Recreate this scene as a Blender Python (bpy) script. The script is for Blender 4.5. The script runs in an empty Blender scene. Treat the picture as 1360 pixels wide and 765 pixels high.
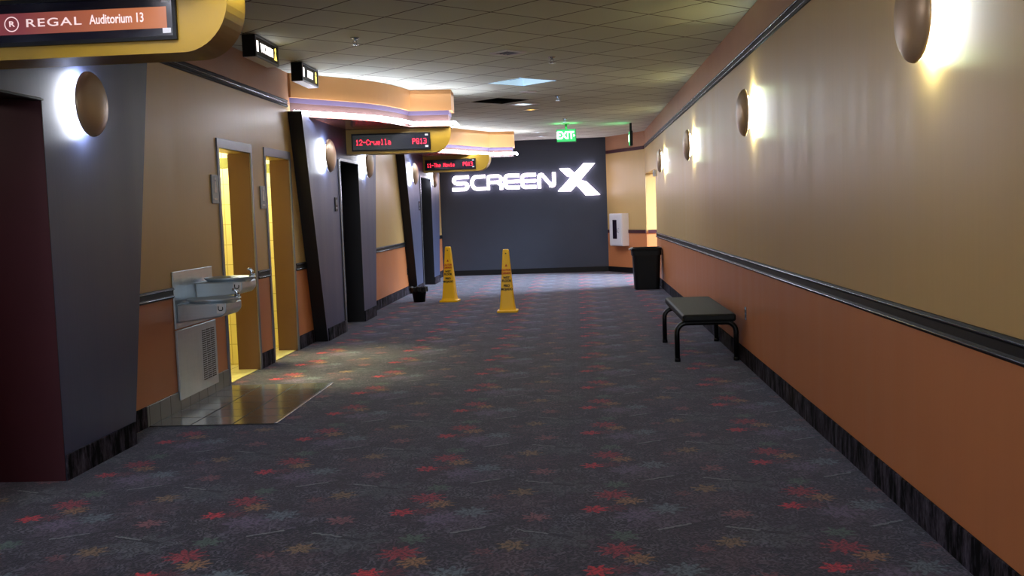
import bpy, bmesh, math, random
from mathutils import Vector, Matrix, Euler
random.seed(7)
sc = bpy.context.scene
COL = sc.collection
PI = math.pi

# ------------------------------------------------------------------ camera
F_PX, YAW, PITCH, ROLL, CAM_H = 1408.92, -0.0632, 0.0724, -0.0352, 1.4562
fwd = Vector((math.sin(YAW) * math.cos(PITCH), math.cos(YAW) * math.cos(PITCH), -math.sin(PITCH)))
rgt = Vector((math.cos(YAW), -math.sin(YAW), 0))
upv = rgt.cross(fwd)
r2 = rgt * math.cos(ROLL) + upv * math.sin(ROLL)
u2 = -rgt * math.sin(ROLL) + upv * math.cos(ROLL)
cam_data = bpy.data.cameras.new('camera')
cam_data.sensor_width = 36.0
cam_data.lens = F_PX * 36.0 / 1360.0
cam_data.clip_end = 200
cam = bpy.data.objects.new('camera', cam_data)
m = Matrix((r2, u2, -fwd)).transposed().to_4x4()
m.translation = Vector((0, 0, CAM_H))
cam.matrix_world = m
COL.objects.link(cam)
sc.camera = cam

# ------------------------------------------------------------------ world, exposure, large lights
sc.view_settings.view_transform = 'Standard'
sc.view_settings.look = 'None'
sc.view_settings.gamma = 1.0
sc.view_settings.use_curve_mapping = False
sc.view_settings.exposure = 0.74
W = bpy.data.worlds.new('world')
sc.world = W
W.use_nodes = True
W.node_tree.nodes['Background'].inputs[0].default_value = (0.5, 0.46, 0.42, 1)
W.node_tree.nodes['Background'].inputs[1].default_value = 0.06
sc.cycles.max_bounces = 8
sc.cycles.diffuse_bounces = 5
sc.cycles.sample_clamp_indirect = 6.0
sc.cycles.caustics_reflective = False
sc.cycles.caustics_refractive = False

SCONCE_W_LEFT = 6.5
SCONCE_W_RIGHT = 8.0
COVE_STRENGTH = 24.0
VESTIBULE_W = 22.0

def lamp(name, kind, loc, power, color, parent=None, rot=None, **kw):
    d = bpy.data.lights.new(name, kind)
    d.energy = power
    d.color = color
    for k, v in kw.items():
        setattr(d, k, v)
    o = bpy.data.objects.new(name, d)
    o.location = loc
    if rot:
        o.rotation_euler = rot
    if parent:
        o.parent = parent
    COL.objects.link(o)
    return o

# frontal fill light added well behind the photographer
lamp('rear_fill', 'AREA', (-0.8, -10.0, 2.3), 230.0, (0.86, 0.93, 1.0), rot=(math.radians(86), 0, 0), shape='RECTANGLE', size=5.0, size_y=2.0)
# fill panels added under the ceiling, faint near the camera and cooler toward the end
for yy, pw, cc in ((2.5, 3.5, (0.9, 0.96, 1.0)), (9.0, 3.5, (0.88, 0.95, 1.0)), (15.5, 34.0, (0.76, 0.86, 1.0)), (20.8, 58.0, (0.74, 0.85, 1.0))):
    lamp('ceiling_fill', 'AREA', (-0.8, yy, 3.0), pw, cc, rot=(0, 0, 0), shape='RECTANGLE', size=2.6, size_y=4.0)
# the bright side hall beyond the right wall
lamp('side_hall_lamp', 'AREA', (3.9, 21.4, 2.7), 230.0, (0.78, 0.88, 1.0), rot=(0, math.radians(48), 0), shape='RECTANGLE', size=1.4, size_y=1.2, spread=math.radians(100))
lamp('side_hall_lamp', 'AREA', (2.6, 21.4, 2.9), 10.0, (0.9, 0.94, 1.0), rot=(0, 0, 0), shape='RECTANGLE', size=1.4, size_y=1.6)

# ------------------------------------------------------------------ helpers
class MB:
    """collects shapes for one mesh"""
    def __init__(s):
        s.bm = bmesh.new()
    def face(s, pts, mi=0, smooth=False):
        vs = [s.bm.verts.new(p) for p in pts]
        try:
            f = s.bm.faces.new(vs)
        except ValueError:
            return
        f.material_index = mi
        f.smooth = smooth
    def box(s, x0, x1, y0, y1, z0, z1, mi=0, bevel=0.0, seg=2, mis=None):
        """mis: optional material per face (-x,+x,-y,+y,-z,+z)"""
        bm2 = bmesh.new()
        P = [(x, y, z) for x in (x0, x1) for y in (y0, y1) for z in (z0, z1)]
        v = [bm2.verts.new(p) for p in P]
        idx = [(0, 1, 3, 2), (4, 6, 7, 5), (0, 4, 5, 1), (2, 3, 7, 6), (0, 2, 6, 4), (1, 5, 7, 3)]
        for k, q in enumerate(idx):
            f = bm2.faces.new([v[i] for i in q])
            f.material_index = mis[k] if mis else mi
        if bevel > 0:
            bmesh.ops.bevel(bm2, geom=bm2.edges[:], offset=bevel, segments=seg, affect='EDGES', profile=0.5)
        s.merge(bm2)
    def merge(s, bm2, mat=None):
        me = bpy.data.meshes.new('tmp')
        bm2.normal_update()
        bm2.to_mesh(me)
        bm2.free()
        if mat is not None:
            me.transform(mat)
        s.bm.from_mesh(me)
        bpy.data.meshes.remove(me)
    def prism(s, poly, axis, a, b, mi=0, cap=None, bevel=0.0, smooth=False):
        """poly: 2D points; axis 'x': (y,z) pts; 'y': (x,z); 'z': (x,y). extrude a..b"""
        cap = mi if cap is None else cap
        def P(p, t):
            if axis == 'x': return (t, p[0], p[1])
            if axis == 'y': return (p[0], t, p[1])
            return (p[0], p[1], t)
        bm2 = bmesh.new()
        A = [bm2.verts.new(P(p, a)) for p in poly]
        B = [bm2.verts.new(P(p, b)) for p in poly]
        n = len(poly)
        f = bm2.faces.new(A); f.material_index = cap
        f = bm2.faces.new(B[::-1]); f.material_index = cap
        for i in range(n):
            f = bm2.faces.new((A[i], B[i], B[(i + 1) % n], A[(i + 1) % n]))
            f.material_index = mi
            f.smooth = smooth
        bmesh.ops.recalc_face_normals(bm2, faces=bm2.faces[:])
        if bevel > 0:
            bmesh.ops.bevel(bm2, geom=bm2.edges[:], offset=bevel, segments=2, affect='EDGES', profile=0.5)
        s.merge(bm2)
    def tube(s, path, r, n=12, mi=0, cap=True):
        path = [Vector(p) for p in path]
        rings = []
        up = Vector((0, 0, 1))
        for i, p in enumerate(path):
            t = (path[min(i + 1, len(path) - 1)] - path[max(i - 1, 0)]).normalized()
            ref = up if abs(t.dot(up)) < 0.95 else Vector((1, 0, 0))
            if i > 0:
                ref = (prev - t * prev.dot(t))
                ref.normalize()
                e1 = ref
            else:
                e1 = (ref - t * ref.dot(t)).normalized()
            prev = e1
            e2 = t.cross(e1)
            rr = r[i] if isinstance(r, (list, tuple)) else r
            rings.append([s.bm.verts.new(p + (e1 * math.cos(2 * PI * k / n) + e2 * math.sin(2 * PI * k / n)) * rr) for k in range(n)])
        for a, b in zip(rings, rings[1:]):
            for k in range(n):
                f = s.bm.faces.new((a[k], a[(k + 1) % n], b[(k + 1) % n], b[k]))
                f.smooth = True
                f.material_index = mi
        if cap:
            for q in (rings[0][::-1], rings[-1]):
                f = s.bm.faces.new(q)
                f.material_index = mi
    def lathe(s, prof, n=40, mi=0, mat=None, sx=1.0, sy=1.0):
        """prof: (r,z) list about Z"""
        bm2 = bmesh.new()
        rings = []
        for r, z in prof:
            if r < 1e-6:
                rings.append([bm2.verts.new((0, 0, z))])
            else:
                rings.append([bm2.verts.new((r * sx * math.cos(2 * PI * k / n), r * sy * math.sin(2 * PI * k / n), z)) for k in range(n)])
        for a, b in zip(rings, rings[1:]):
            for k in range(n):
                if len(a) == 1 and len(b) == 1: continue
                if len(a) == 1: vs = (a[0], b[k], b[(k + 1) % n])
                elif len(b) == 1: vs = (a[k], b[0], a[(k + 1) % n])
                else: vs = (a[k], b[k], b[(k + 1) % n], a[(k + 1) % n])
                f = bm2.faces.new(vs)
                f.smooth = True
                f.material_index = mi
        bmesh.ops.recalc_face_normals(bm2, faces=bm2.faces[:])
        s.merge(bm2, mat)
    def build(s, name, mats, parent=None, loc=None, rot=None):
        me = bpy.data.meshes.new(name)
        s.bm.normal_update()
        s.bm.to_mesh(me)
        s.bm.free()
        for q in (mats if isinstance(mats, (list, tuple)) else [mats]):
            me.materials.append(q)
        o = bpy.data.objects.new(name, me)
        COL.objects.link(o)
        if parent: o.parent = parent
        if loc: o.location = loc
        if rot: o.rotation_euler = rot
        return o

def tag(o, label, cat, group=None, kind=None):
    o['label'] = label
    o['category'] = cat
    if group: o['group'] = group
    if kind: o['kind'] = kind
    return o
def thing(name, label, cat, loc=(0, 0, 0), rz=0.0, group=None, kind=None):
    o = bpy.data.objects.new(name, None)
    o.empty_display_size = 0.1
    o.location = loc
    o.rotation_euler = (0, 0, rz)
    COL.objects.link(o)
    return tag(o, label, cat, group, kind)
def struct(o, label, cat):
    return tag(o, label, cat, kind='structure')
def dup(root, loc, rz, label, group=None):
    r = root.copy(); COL.objects.link(r)
    r.location = loc; r.rotation_euler = (0, 0, rz); r['label'] = label
    if group: r['group'] = group
    for ch in list(root.children):
        c = ch.copy(); COL.objects.link(c); c.parent = r
        for g in list(ch.children):
            d = g.copy(); COL.objects.link(d); d.parent = c
    return r
def text_mesh(name, body, size, material, parent, loc, rot, depth=0.002, sx=1.0, align='CENTER', bold=0.0, spacing=1.0):
    cu = bpy.data.curves.new(name, 'FONT')
    cu.body = body; cu.size = size; cu.extrude = depth
    cu.align_x = align; cu.align_y = 'CENTER'; cu.offset = bold
    cu.space_character = spacing
    tmp = bpy.data.objects.new('tmp_text', cu)
    COL.objects.link(tmp)
    dg = bpy.context.evaluated_depsgraph_get()
    me = bpy.data.meshes.new_from_object(tmp.evaluated_get(dg))
    bpy.data.objects.remove(tmp)
    me.transform(Matrix.Diagonal((sx, 1, 1, 1)))
    me.materials.clear(); me.materials.append(material)
    me.name = name
    o = bpy.data.objects.new(name, me)
    o.location = loc; o.rotation_euler = rot
    COL.objects.link(o)
    if parent: o.parent = parent
    return o
FACE_CAM = (PI / 2, 0, 0)          # text standing upright, read from -Y

# ------------------------------------------------------------------ materials
def srgb(r, g, b):
    f = lambda c: (c / 255 / 12.92) if c / 255 <= 0.04045 else ((c / 255 + 0.055) / 1.055) ** 2.4
    return (f(r), f(g), f(b), 1)
class NT:
    def __init__(s, name):
        s.m = bpy.data.materials.new(name)
        s.m.use_nodes = True
        s.t = s.m.node_tree
        s.b = s.t.nodes['Principled BSDF']
    def n(s, ty, **kw):
        q = s.t.nodes.new(ty)
        for k, v in kw.items(): setattr(q, k, v)
        return q
    def l(s, a, b): s.t.links.new(a, b)
    def val(s, sock, v):
        if isinstance(v, (int, float)): sock.default_value = v
        elif isinstance(v, (tuple, list)): sock.default_value = v
        else: s.l(v, sock)
    def math(s, op, a, b=None, c=None):
        q = s.n('ShaderNodeMath', operation=op)
        for i, v in enumerate((a, b, c)):
            if v is not None: s.val(q.inputs[i], v)
        return q.outputs[0]
    def mix(s, fac, a, b, mode='MIX'):
        q = s.n('ShaderNodeMix', data_type='RGBA', blend_type=mode)
        s.val(q.inputs[0], fac); s.val(q.inputs[6], a); s.val(q.inputs[7], b)
        return q.outputs[2]
    def noise(s, vec, scale, detail=3, rough=0.55, out=0):
        q = s.n('ShaderNodeTexNoise')
        if vec is not None: s.l(vec, q.inputs['Vector'])
        q.inputs['Scale'].default_value = scale; q.inputs['Detail'].default_value = detail; q.inputs['Roughness'].default_value = rough
        return q.outputs[out]
    def coords(s, scale=(1, 1, 1), rz=0.0, loc=(0, 0, 0)):
        c = s.n('ShaderNodeTexCoord'); mp = s.n('ShaderNodeMapping')
        s.l(c.outputs['Object'], mp.inputs[0])
        mp.inputs['Scale'].default_value = scale; mp.inputs['Rotation'].default_value = (0, 0, rz); mp.inputs['Location'].default_value = loc
        return mp.outputs[0]
    def bump(s, h, strength=0.2, dist=0.01):
        q = s.n('ShaderNodeBump')
        q.inputs['Strength'].default_value = strength; q.inputs['Distance'].default_value = dist
        s.l(h, q.inputs['Height']); s.l(q.outputs[0], s.b.inputs['Normal'])
    def set(s, color=None, rough=None, metal=None, spec=None, emis=None, estr=None):
        if color is not None: s.val(s.b.inputs['Base Color'], color)
        if rough is not None: s.val(s.b.inputs['Roughness'], rough)
        if metal is not None: s.b.inputs['Metallic'].default_value = metal
        if spec is not None: s.b.inputs['Specular IOR Level'].default_value = spec
        if emis is not None: s.val(s.b.inputs['Emission Color'], emis)
        if estr is not None: s.b.inputs['Emission Strength'].default_value = estr
        return s.m
def paint(name, col, rough=0.55, var=0.10, scale=3.0, spec=0.4, bump=0.05, bscale=120.0, metal=0.0):
    t = NT(name); c = t.coords()
    f = t.noise(c, scale, 4)
    dark = tuple(x * (1 - var) for x in col[:3]) + (1,)
    lite = tuple(min(1, x * (1 + var)) for x in col[:3]) + (1,)
    t.set(t.mix(f, dark, lite), rough, metal, spec)
    if bump > 0: t.bump(t.noise(c, bscale, 2), bump, 0.004)
    return t.m
def glow(name, col, strength, base=None):
    t = NT(name)
    c = t.coords(); f = t.noise(c, 8.0, 1)
    e = t.mix(t.math('MULTIPLY', f, 0.1), col, tuple(x * 0.92 for x in col[:3]) + (1,))
    t.set(base or col, 0.4, 0, 0.3, e, strength)
    return t.m

def wallcover(name, col, var=0.08, rough=0.42):
    """vinyl wallcovering with a fine vertical grain"""
    t = NT(name)
    c = t.coords((40, 40, 0.6)); g = t.noise(c, 1.0, 4, 0.6)
    c2 = t.coords((4, 4, 0.15)); g2 = t.noise(c2, 1.0, 2, 0.5)
    f = t.math('ADD', t.math('MULTIPLY', g, 0.6), t.math('MULTIPLY', g2, 0.4))
    t.set(t.mix(f, tuple(x * (1 - var) for x in col[:3]) + (1,), tuple(min(1, x * (1 + var)) for x in col[:3]) + (1,)),
          t.math('ADD', t.math('MULTIPLY', g2, 0.16), rough - 0.08), 0, 0.5)
    t.bump(g, 0.12, 0.004)
    return t.m
M = {}
M['cream'] = wallcover('cream_wallcover', srgb(206, 172, 112))
M['orange'] = wallcover('terracotta_wallcover', srgb(208, 132, 82), 0.05)
M['topband'] = paint('brown_upper_band', srgb(186, 138, 106), 0.5)
M['slate'] = wallcover('slate_wallcover', srgb(70, 78, 110), 0.12, 0.45)
M['charcoal'] = paint('charcoal_paint', srgb(54, 60, 76), 0.55, 0.08)
M['black'] = paint('black_paint', srgb(22, 20, 24), 0.5, 0.1)
M['maroon'] = paint('dark_maroon_paint', srgb(66, 26, 36), 0.5, 0.12)
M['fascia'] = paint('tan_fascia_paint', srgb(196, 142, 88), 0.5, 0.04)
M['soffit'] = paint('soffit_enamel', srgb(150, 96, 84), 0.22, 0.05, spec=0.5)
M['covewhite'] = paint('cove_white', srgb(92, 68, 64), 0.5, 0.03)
M['recess'] = paint('recess_shade_purple', srgb(96, 88, 120), 0.5, 0.04)
M['yellow'] = paint('golden_yellow_paint', srgb(166, 130, 28), 0.42, 0.05)
M['conepaint'] = paint('safety_yellow_plastic', srgb(250, 190, 10), 0.4, 0.05)
M['rubber'] = paint('black_rubber', srgb(9, 9, 13), 0.55, 0.1, spec=0.3)
M['chrome'] = paint('brushed_chrome', srgb(190, 200, 214), 0.22, 0.05, metal=1.0, bump=0.0)
M['steel'] = None
M['blackplastic'] = paint('black_plastic', srgb(8, 8, 10), 0.5, 0.1, spec=0.25)
M['vinyl'] = paint('black_vinyl', srgb(20, 22, 23), 0.55, 0.12, bump=0.15, spec=0.25)
M['blackmetal'] = paint('black_enamel_tube', srgb(14, 14, 15), 0.3, 0.1)
M['dome'] = paint('bronze_dome_enamel', srgb(190, 162, 132), 0.36, 0.05, metal=0.3)
M['white'] = paint('white_enamel', srgb(222, 220, 222), 0.45, 0.03)
M['plaque'] = paint('grey_plaque', srgb(128, 142, 160), 0.35, 0.2, 14.0)
M['doorbrown'] = paint('brown_door_paint', srgb(116, 84, 62), 0.5, 0.06)
M['framegrey'] = paint('grey_frame_metal', srgb(126, 132, 150), 0.35, 0.05, metal=0.5)
M['framedark'] = paint('dark_frame_metal', srgb(38, 36, 42), 0.4, 0.05)
M['void'] = paint('plenum_black', srgb(8, 8, 9), 0.8, 0.1)
M['black_ink'] = paint('black_ink', srgb(24, 18, 8), 0.6, 0.05, bump=0)
M['red_ink'] = paint('red_ink', srgb(196, 62, 14), 0.6, 0.05, bump=0)
M['cabinetglass'] = paint('dark_cabinet_window', srgb(34, 22, 34), 0.15, 0.1, bump=0)
M['redtank'] = paint('red_extinguisher', srgb(150, 24, 28), 0.35, 0.05, bump=0)
M['screenblack'] = paint('screen_black', srgb(20, 20, 34), 0.2, 0.1, bump=0)
M['greenbody'] = paint('exit_green_acrylic', srgb(20, 120, 50), 0.35, 0.05, bump=0)

M['neon'] = glow('cove_tube_glow', (0.86, 0.88, 1.0, 1), COVE_STRENGTH)
M['letterglow'] = glow('sign_letter_glow', (1.0, 0.86, 0.97, 1), 3.2)
M['ringglow'] = glow('sconce_ring_glow', (0.93, 0.96, 1.0, 1), 10.0)
M['led'] = glow('led_red', (1.0, 0.02, 0.05, 1), 2.4)
M['exitglow'] = glow('exit_letters', (0.55, 1.0, 0.6, 1), 2.6)
M['exitface'] = glow('exit_face', (0.03, 0.55, 0.12, 1), 0.55, (0.03, 0.3, 0.08, 1))
M['wcglow'] = glow('sign_white_glow', (1.0, 0.93, 0.9, 1), 1.5)
M['wcyellow'] = glow('sign_yellow_glow', (1.0, 0.75, 0.12, 1), 1.6)
M['fixture'] = glow('fixture_glow', (0.72, 0.9, 1.0, 1), 0.9)
M['rim_lit'] = glow('lit_rim_glow', (0.58, 0.82, 1.0, 1), 0.36)
M['amber'] = glow('amber_lamp', (1.0, 0.6, 0.12, 1), 1.3)

def mk_steel():
    t = NT('brushed_stainless'); c = t.coords((1, 3, 60)); g = t.noise(c, 1.0, 3)
    w = t.noise(t.coords((1, 3.0, 1.2)), 1.6, 2)
    t.set(t.mix(g, srgb(192, 206, 218), srgb(210, 222, 232)), t.math('ADD', t.math('MULTIPLY', g, 0.1), 0.28), 0.7)
    t.bump(w, 0.3, 0.03)
    return t.m
M['steel'] = mk_steel()

def mk_tile(name, col, col2, grout, w, h, axes, rough=0.3, gw=0.012, off=(0, 0)):
    """square tile with grout; axes = two of 'X','Y','Z' of the object's space"""
    t = NT(name); c = t.n('ShaderNodeTexCoord'); sp = t.n('ShaderNodeSeparateXYZ')
    t.l(c.outputs['Object'], sp.inputs[0])
    def line(ax, size, o):
        v = t.math('FRACT', t.math('DIVIDE', t.math('SUBTRACT', sp.outputs[ax], o), size))
        d = t.math('MINIMUM', v, t.math('SUBTRACT', 1.0, v))
        return t.math('LESS_THAN', d, gw / size / 2), t.math('FLOOR', t.math('DIVIDE', t.math('SUBTRACT', sp.outputs[ax], o), size))
    la, ia = line(axes[0], w, off[0]); lb, ib = line(axes[1], h, off[1])
    g = t.math('MAXIMUM', la, lb)
    rnd = t.math('FRACT', t.math('MULTIPLY', t.math('SINE', t.math('ADD', t.math('MULTIPLY', ia, 12.9898), t.math('MULTIPLY', ib, 78.233))), 43.758))
    f = t.math('ADD', t.math('MULTIPLY', rnd, 0.5), t.math('MULTIPLY', t.noise(t.coords(), 9.0, 4), 0.5))
    t.set(t.mix(g, t.mix(f, col, col2), grout), t.math('ADD', t.math('MULTIPLY', g, 0.4), rough), 0, 0.5)
    t.bump(t.math('SUBTRACT', 1.0, g), 0.3, 0.003)
    return t.m
M['padtile'] = mk_tile('grey_floor_tile', srgb(80, 84, 90), srgb(102, 104, 108), srgb(12, 12, 14), 0.305, 0.296, 'XY', 0.17, 0.012, (-2.2, 7.36))
M['basetile'] = mk_tile('grey_base_tile', srgb(104, 110, 116), srgb(124, 130, 134), srgb(50, 52, 56), 0.2, 0.5, 'YZ', 0.3, 0.008, (7.38, -0.2))
M['walltile'] = mk_tile('ivory_wall_tile', srgb(226, 214, 150), srgb(240, 228, 164), srgb(186, 170, 104), 0.106, 0.2, 'XZ', 0.3, 0.006, (0, 0.02))
M['walltiley'] = mk_tile('ivory_wall_tile_end', srgb(226, 214, 150), srgb(240, 228, 164), srgb(186, 170, 104), 0.2, 0.2, 'YZ', 0.3, 0.006, (0, 0.02))
M['restfloor'] = mk_tile('ivory_floor_tile', srgb(200, 190, 130), srgb(214, 204, 140), srgb(150, 136, 90), 0.3, 0.3, 'XY', 0.3, 0.008, (-3.125, 0))
M['accent'] = paint('olive_accent_tile', srgb(118, 116, 62), 0.3, 0.1)

# ceiling lattice, turned 45 degrees to the corridor
TH, U0, V0, CS, HC = -0.7865, 4.4363, -6.5749, 0.6096, 3.0573
UA = (math.cos(TH), math.sin(TH)); VA = (-math.sin(TH), math.cos(TH))
def lat(a, b):
    u = V0 - b * CS; v = U0 + a * CS
    return (UA[0] * u + VA[0] * v, UA[1] * u + VA[1] * v)
def mk_ceiling():
    t = NT('acoustic_ceiling_tile'); c = t.n('ShaderNodeTexCoord'); sp = t.n('ShaderNodeSeparateXYZ')
    t.l(c.outputs['Object'], sp.inputs[0])
    def coord(ax, o):
        d = t.math('ADD', t.math('MULTIPLY', sp.outputs[0], ax[0]), t.math('MULTIPLY', sp.outputs[1], ax[1]))
        return t.math('DIVIDE', t.math('SUBTRACT', d, o), CS)
    cu, cv = coord(UA, V0), coord(VA, U0)
    def dist(q):
        v = t.math('FRACT', q)
        return t.math('MINIMUM', v, t.math('SUBTRACT', 1.0, v))
    d = t.math('MINIMUM', dist(cu), dist(cv))
    rng = t.n('ShaderNodeMapRange'); t.l(d, rng.inputs[0]); rng.inputs[1].default_value = 0.008; rng.inputs[2].default_value = 0.016
    ln = rng.outputs[0]                           # 0 on the joint, 1 on the tile
    rnd = t.math('FRACT', t.math('MULTIPLY', t.math('SINE', t.math('ADD', t.math('MULTIPLY', t.math('FLOOR', cu), 12.9898), t.math('MULTIPLY', t.math('FLOOR', cv), 78.233))), 43.758))
    n1 = t.noise(t.coords(), 90.0, 3, 0.7); n2 = t.noise(t.coords(), 1.3, 3)
    f = t.math('ADD', t.math('MULTIPLY', rnd, 0.45), t.math('ADD', t.math('MULTIPLY', n1, 0.25), t.math('MULTIPLY', n2, 0.3)))
    tile = t.mix(f, srgb(206, 216, 206), srgb(232, 240, 230))
    t.set(t.mix(ln, srgb(66, 62, 52), tile), 0.8, 0, 0.2)
    t.bump(t.math('ADD', t.math('MULTIPLY', ln, 2.0), n1), 0.3, 0.003)
    return t.m
M['ceiling'] = mk_ceiling()

def mk_carpet(name, axes='XY', stretch=1.0):
    """dark patterned cinema carpet: mottled pile, scattered leaves and thin bars, repeating every 0.945 x 0.88 m"""
    t = NT(name); c = t.n('ShaderNodeTexCoord'); sp = t.n('ShaderNodeSeparateXYZ')
    t.l(c.outputs['Object'], sp.inputs[0])
    X, Y = sp.outputs[axes[0]], sp.outputs[axes[1]]
    PX, PY = 0.945, 0.88
    cmb = t.n('ShaderNodeCombineXYZ'); t.l(X, cmb.inputs[0]); t.l(Y, cmb.inputs[1])
    vec = cmb.outputs[0]
    wob = t.noise(vec, 24.0, 2, 0.6); wob2 = t.noise(vec, 31.0, 2, 0.6)
    Xw = t.math('ADD', X, t.math('MULTIPLY', t.math('SUBTRACT', wob, 0.5), 0.035))
    Yw = t.math('ADD', Y, t.math('MULTIPLY', t.math('SUBTRACT', wob2, 0.5), 0.035))
    # pile: several scales of grey-violet over near black
    n1 = t.noise(vec, 3.2, 5, 0.62); n2 = t.noise(vec, 34.0, 3, 0.7); n3 = t.noise(vec, 120.0, 2, 0.7); n4 = t.noise(vec, 6.0, 4, 0.6)
    wv = t.n('ShaderNodeTexWave', wave_type='BANDS'); t.l(vec, wv.inputs['Vector'])
    wv.inputs['Scale'].default_value = 9.0; wv.inputs['Distortion'].default_value = 14.0; wv.inputs['Detail'].default_value = 3.0; wv.inputs['Detail Scale'].default_value = 2.2
    fl = t.math('ADD', t.math('MULTIPLY', n2, 0.45), t.math('ADD', t.math('MULTIPLY', n3, 0.25), t.math('MULTIPLY', wv.outputs['Fac'], 0.32)))
    rr = t.n('ShaderNodeMapRange'); t.l(fl, rr.inputs[0]); rr.inputs[1].default_value = 0.49; rr.inputs[2].default_value = 0.62
    nm = t.n('ShaderNodeMapRange'); t.l(n1, nm.inputs[0]); nm.inputs[1].default_value = 0.36; nm.inputs[2].default_value = 0.64
    patch = t.mix(nm.outputs[0], srgb(66, 50, 62), srgb(100, 102, 116))
    n5 = t.n('ShaderNodeMapRange'); t.l(t.noise(vec, 8.5, 3, 0.6), n5.inputs[0]); n5.inputs[1].default_value = 0.4; n5.inputs[2].default_value = 0.62
    patch = t.mix(n5.outputs[0], t.mix(1.0, patch, (0.12, 0.12, 0.14, 1), 'MULTIPLY'), patch)
    patch = t.mix(t.math('MULTIPLY', n4, 0.3), patch, srgb(98, 70, 94))
    col = t.mix(rr.outputs[0], srgb(8, 8, 12), patch)
    def local(px, py):
        dx = t.math('SUBTRACT', Xw, px); dy = t.math('SUBTRACT', Yw, py)
        dx = t.math('SUBTRACT', dx, t.math('MULTIPLY', t.math('ROUND', t.math('DIVIDE', dx, PX)), PX))
        dy = t.math('SUBTRACT', dy, t.math('MULTIPLY', t.math('ROUND', t.math('DIVIDE', dy, PY)), PY))
        return dx, dy
    def leaf(px, py, R, k, ph, colr, op):
        nonlocal col
        dx, dy = local(px, py)
        a = t.math('ARCTAN2', dy, dx)
        r = t.math('SQRT', t.math('ADD', t.math('MULTIPLY', dx, dx), t.math('MULTIPLY', dy, dy)))
        star = t.math('PINGPONG', t.math('ADD', t.math('MULTIPLY', a, k / PI), 20 + ph), 1.0)
        edge = t.math('MULTIPLY', t.math('ADD', t.math('MULTIPLY', star, 0.58), 0.42), R)
        q = t.n('ShaderNodeMapRange'); t.l(t.math('SUBTRACT', edge, r), q.inputs[0]); q.inputs[1].default_value = -0.004; q.inputs[2].default_value = 0.006
        brk = t.n('ShaderNodeMapRange'); t.l(fl, brk.inputs[0]); brk.inputs[1].default_value = 0.32; brk.inputs[2].default_value = 0.58
        fac = t.math('MULTIPLY', t.math('MULTIPLY', q.outputs[0], op), t.math('ADD', 0.2, t.math('MULTIPLY', brk.outputs[0], 0.8)))
        col = t.mix(fac, col, colr)
    def bar(px, py, ang, L, w, colr, op):
        nonlocal col
        dx, dy = local(px, py)
        ca, sa = math.cos(ang), math.sin(ang)
        u = t.math('ADD', t.math('MULTIPLY', dx, ca), t.math('MULTIPLY', dy, sa))
        v = t.math('ADD', t.math('MULTIPLY', dx, -sa), t.math('MULTIPLY', dy, ca))
        f = t.math('MULTIPLY', t.math('LESS_THAN', t.math('ABSOLUTE', u), L / 2), t.math('LESS_THAN', t.math('ABSOLUTE', v), w / 2))
        col = t.mix(t.math('MULTIPLY', f, op), col, colr)
    leaf(-0.60, 4.92, 0.24, 7, 0.2, srgb(92, 78, 100), 0.5)
    leaf(-1.08, 4.62, 0.21, 8, 0.9, srgb(84, 92, 96), 0.45)
    leaf(-0.33, 5.20, 0.20, 9, 0.4, srgb(96, 70, 80), 0.4)
    leaf(-0.556, 5.06, 0.105, 9, 0.6, srgb(98, 116, 126), 0.9)
    leaf(-0.70, 4.955, 0.12, 8, 0.2, srgb(104, 90, 120), 0.8)
    leaf(-0.78, 4.645, 0.085, 7, 0.5, srgb(76, 104, 88), 0.85)
    leaf(-1.18, 4.953, 0.085, 8, 0.1, srgb(146, 84, 88), 0.75)
    leaf(-0.325, 4.53, 0.085, 7, 0.9, srgb(140, 112, 72), 0.85)
    leaf(-0.73, 5.21, 0.085, 9, 0.3, srgb(160, 116, 66), 0.85)
    leaf(-0.80, 5.085, 0.075, 9, 0.5, srgb(104, 34, 44), 0.8)
    leaf(-0.90, 5.07, 0.075, 7, 0.1, srgb(206, 34, 44), 0.95)
    leaf(-0.81, 4.446, 0.11, 10, 0.7, srgb(160, 38, 48), 0.9)
    leaf(-0.45, 4.45, 0.06, 7, 0.3, srgb(130, 66, 66), 0.6)
    bar(-0.47, 4.79, 0.50, 0.32, 0.034, srgb(6, 6, 8), 1.0)
    bar(-0.545, 4.765, 0.50, 0.18, 0.016, srgb(120, 128, 132), 0.85)
    bar(-1.125, 4.69, -0.42, 0.28, 0.034, srgb(6, 6, 8), 1.0)
    bar(-1.19, 4.725, -0.42, 0.16, 0.016, srgb(120, 128, 132), 0.85)
    t.set(col, 0.95, 0, 0.1)
    t.b.inputs['Sheen Weight'].default_value = 0.35; t.b.inputs['Sheen Tint'].default_value = (0.7, 0.76, 1.0, 1)
    t.bump(t.math('ADD', n3, n2), 0.5, 0.006)
    return t.m
M['carpet'] = mk_carpet('patterned_carpet')
def mk_base():
    t = NT('carpet_base_strip'); n = t.noise(t.coords((7, 7, 2.0)), 2.2, 4, 0.7); n2 = t.noise(t.coords((60, 60, 30)), 1.0, 3)
    q = t.n('ShaderNodeMapRange'); t.l(n, q.inputs[0]); q.inputs[1].default_value = 0.42; q.inputs[2].default_value = 0.7
    f = t.math('MULTIPLY', q.outputs[0], n2)
    t.set(t.mix(f, srgb(14, 13, 17), srgb(120, 112, 132)), 0.95, 0, 0.1); t.bump(n2, 0.5, 0.005)
    return t.m
M['carpetbase'] = mk_base()

# ------------------------------------------------------------------ room shell
XL, XR = -3.125, 1.485
Z_BASE, Z_RAIL, Z_TRIM = 0.15, 0.92, 2.71

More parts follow.
